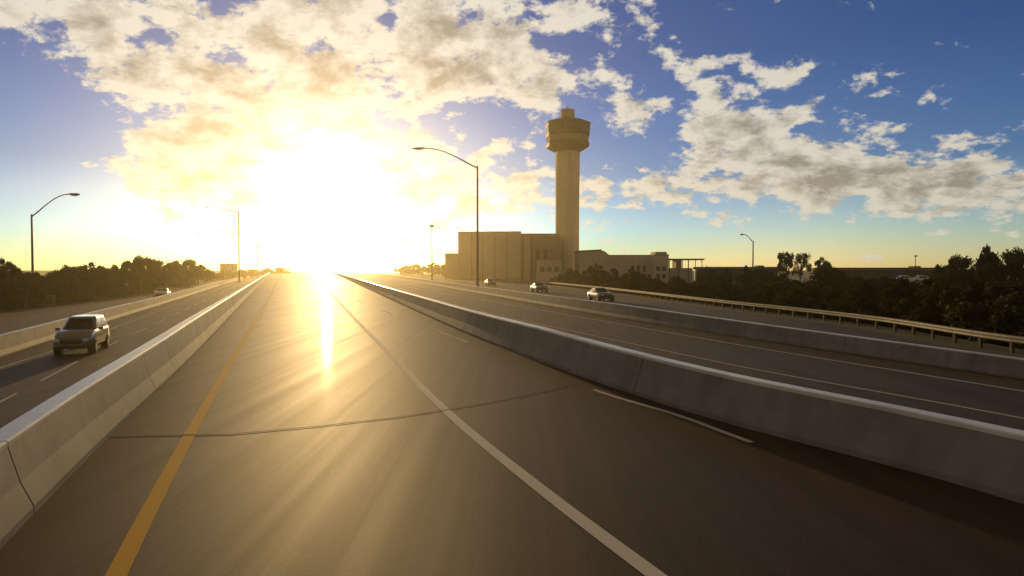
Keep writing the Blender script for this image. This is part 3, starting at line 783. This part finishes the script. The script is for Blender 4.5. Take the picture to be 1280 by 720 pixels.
def dfield(off):
    n1 = cnoise(9.5, 12, .64, off, .08); n2 = cnoise(1.6, 3, .5, off, 0, 3.1)
    return mth('ADD', mth('MULTIPLY', mth('SUBTRACT', n1, .5), 3.9), mth('MULTIPLY', mth('SUBTRACT', n2, .5), .9))
n0 = dfield((0, 0))
so_x, so_y = math.sin(SUN_AZ)*.035, math.cos(SUN_AZ)*.035
n1 = dfield((so_x, so_y))
field = mth('ADD', mth('MULTIPLY', cov, .86), n0)
dens = sstep(field, .32, .74)
thick = sstep(field, .45, 1.7)
relief = mth('MULTIPLY', mth('SUBTRACT', n0, n1), 1.3)
# angle from the sun
dot = nt.nodes.new('ShaderNodeVectorMath'); dot.operation = 'DOT_PRODUCT'; nt.links.new(D, dot.inputs[0]); dot.inputs[1].default_value = sd
th = mth('ARCCOSINE', mth('MINIMUM', dot.outputs['Value'], .99999))
def wmix(fac, a, b, mode='MIX'): return mixc(nt, fac, a, b, mode)
shade = mth('ADD', thick, mth('MULTIPLY', relief, -1.0), clamp=True)
near = mth('EXPONENT', mth('MULTIPLY', th, -1/.40))
K = 10.0
ccol = wmix(shade, (1.05*K, .98*K, .83*K), (.42*K, .375*K, .30*K))
lum = mth('ADD', mth('MULTIPLY', near, .22), .76)
vs = nt.nodes.new('ShaderNodeVectorMath'); vs.operation = 'SCALE'; nt.links.new(ccol, vs.inputs[0]); nt.links.new(lum, vs.inputs['Scale'])
tint = ramp(nt, mth('DIVIDE', mth('MAXIMUM', el, 0), .4), [(0, (1.2, 1.8, 2.0)), (.13, (.90, 1.65, 2.7)), (.35, (.42, .84, 1.5)), (.74, (.33, .60, 1.12))])
tint2 = ramp(nt, mth('DIVIDE', mth('MAXIMUM', el, 0), .4), [(0, (2.6, 2.9, 3.2)), (.13, (1.75, 2.1, 2.8)), (.35, (.50, .86, 1.5)), (.74, (.33, .60, 1.12))])
tint = wmix(sstep(th, .36, .72), wmix(1.0, tint, (.78, .90, 1.02), 'MULTIPLY'), tint2)
skyc = wmix(1.0, sky.outputs['Color'], tint, 'MULTIPLY')
base = wmix(mth('MULTIPLY', dens, .93), skyc, vs.outputs[0])
# unseen sky tint added to set ambient light: dim overhead, warmer fill behind camera
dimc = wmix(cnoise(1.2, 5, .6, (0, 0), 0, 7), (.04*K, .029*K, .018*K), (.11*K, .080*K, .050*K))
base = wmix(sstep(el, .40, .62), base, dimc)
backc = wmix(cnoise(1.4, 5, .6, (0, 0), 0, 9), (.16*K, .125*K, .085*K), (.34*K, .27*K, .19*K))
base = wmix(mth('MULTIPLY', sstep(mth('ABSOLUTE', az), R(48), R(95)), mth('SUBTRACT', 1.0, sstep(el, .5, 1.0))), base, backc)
gl = mth('ADD', mth('MULTIPLY', mth('EXPONENT', mth('MULTIPLY', mth('MULTIPLY', th, th), -1/.0042)), 2.6*K), mth('MULTIPLY', mth('EXPONENT', mth('MULTIPLY', th, -1/.10)), .42*K))
gcol = nt.nodes.new('ShaderNodeVectorMath'); gcol.operation = 'SCALE'; gcol.inputs[0].default_value = (1, .94, .76); nt.links.new(gl, gcol.inputs['Scale'])
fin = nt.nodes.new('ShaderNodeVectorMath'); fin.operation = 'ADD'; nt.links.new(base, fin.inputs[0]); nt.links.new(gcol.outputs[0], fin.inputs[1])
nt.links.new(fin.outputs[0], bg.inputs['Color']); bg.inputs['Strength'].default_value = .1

# ------------------------------------------------------------------ render settings
S.render.engine = 'CYCLES'
S.view_settings.view_transform = 'Standard'; S.view_settings.look = 'None'; S.view_settings.exposure = -.12; S.view_settings.gamma = 1
cy_ = S.cycles; cy_.use_denoising = True; cy_.max_bounces = 6; cy_.diffuse_bounces = 2; cy_.glossy_bounces = 3; cy_.volume_bounces = 0; cy_.transparent_max_bounces = 8
cy_.sample_clamp_indirect = 6
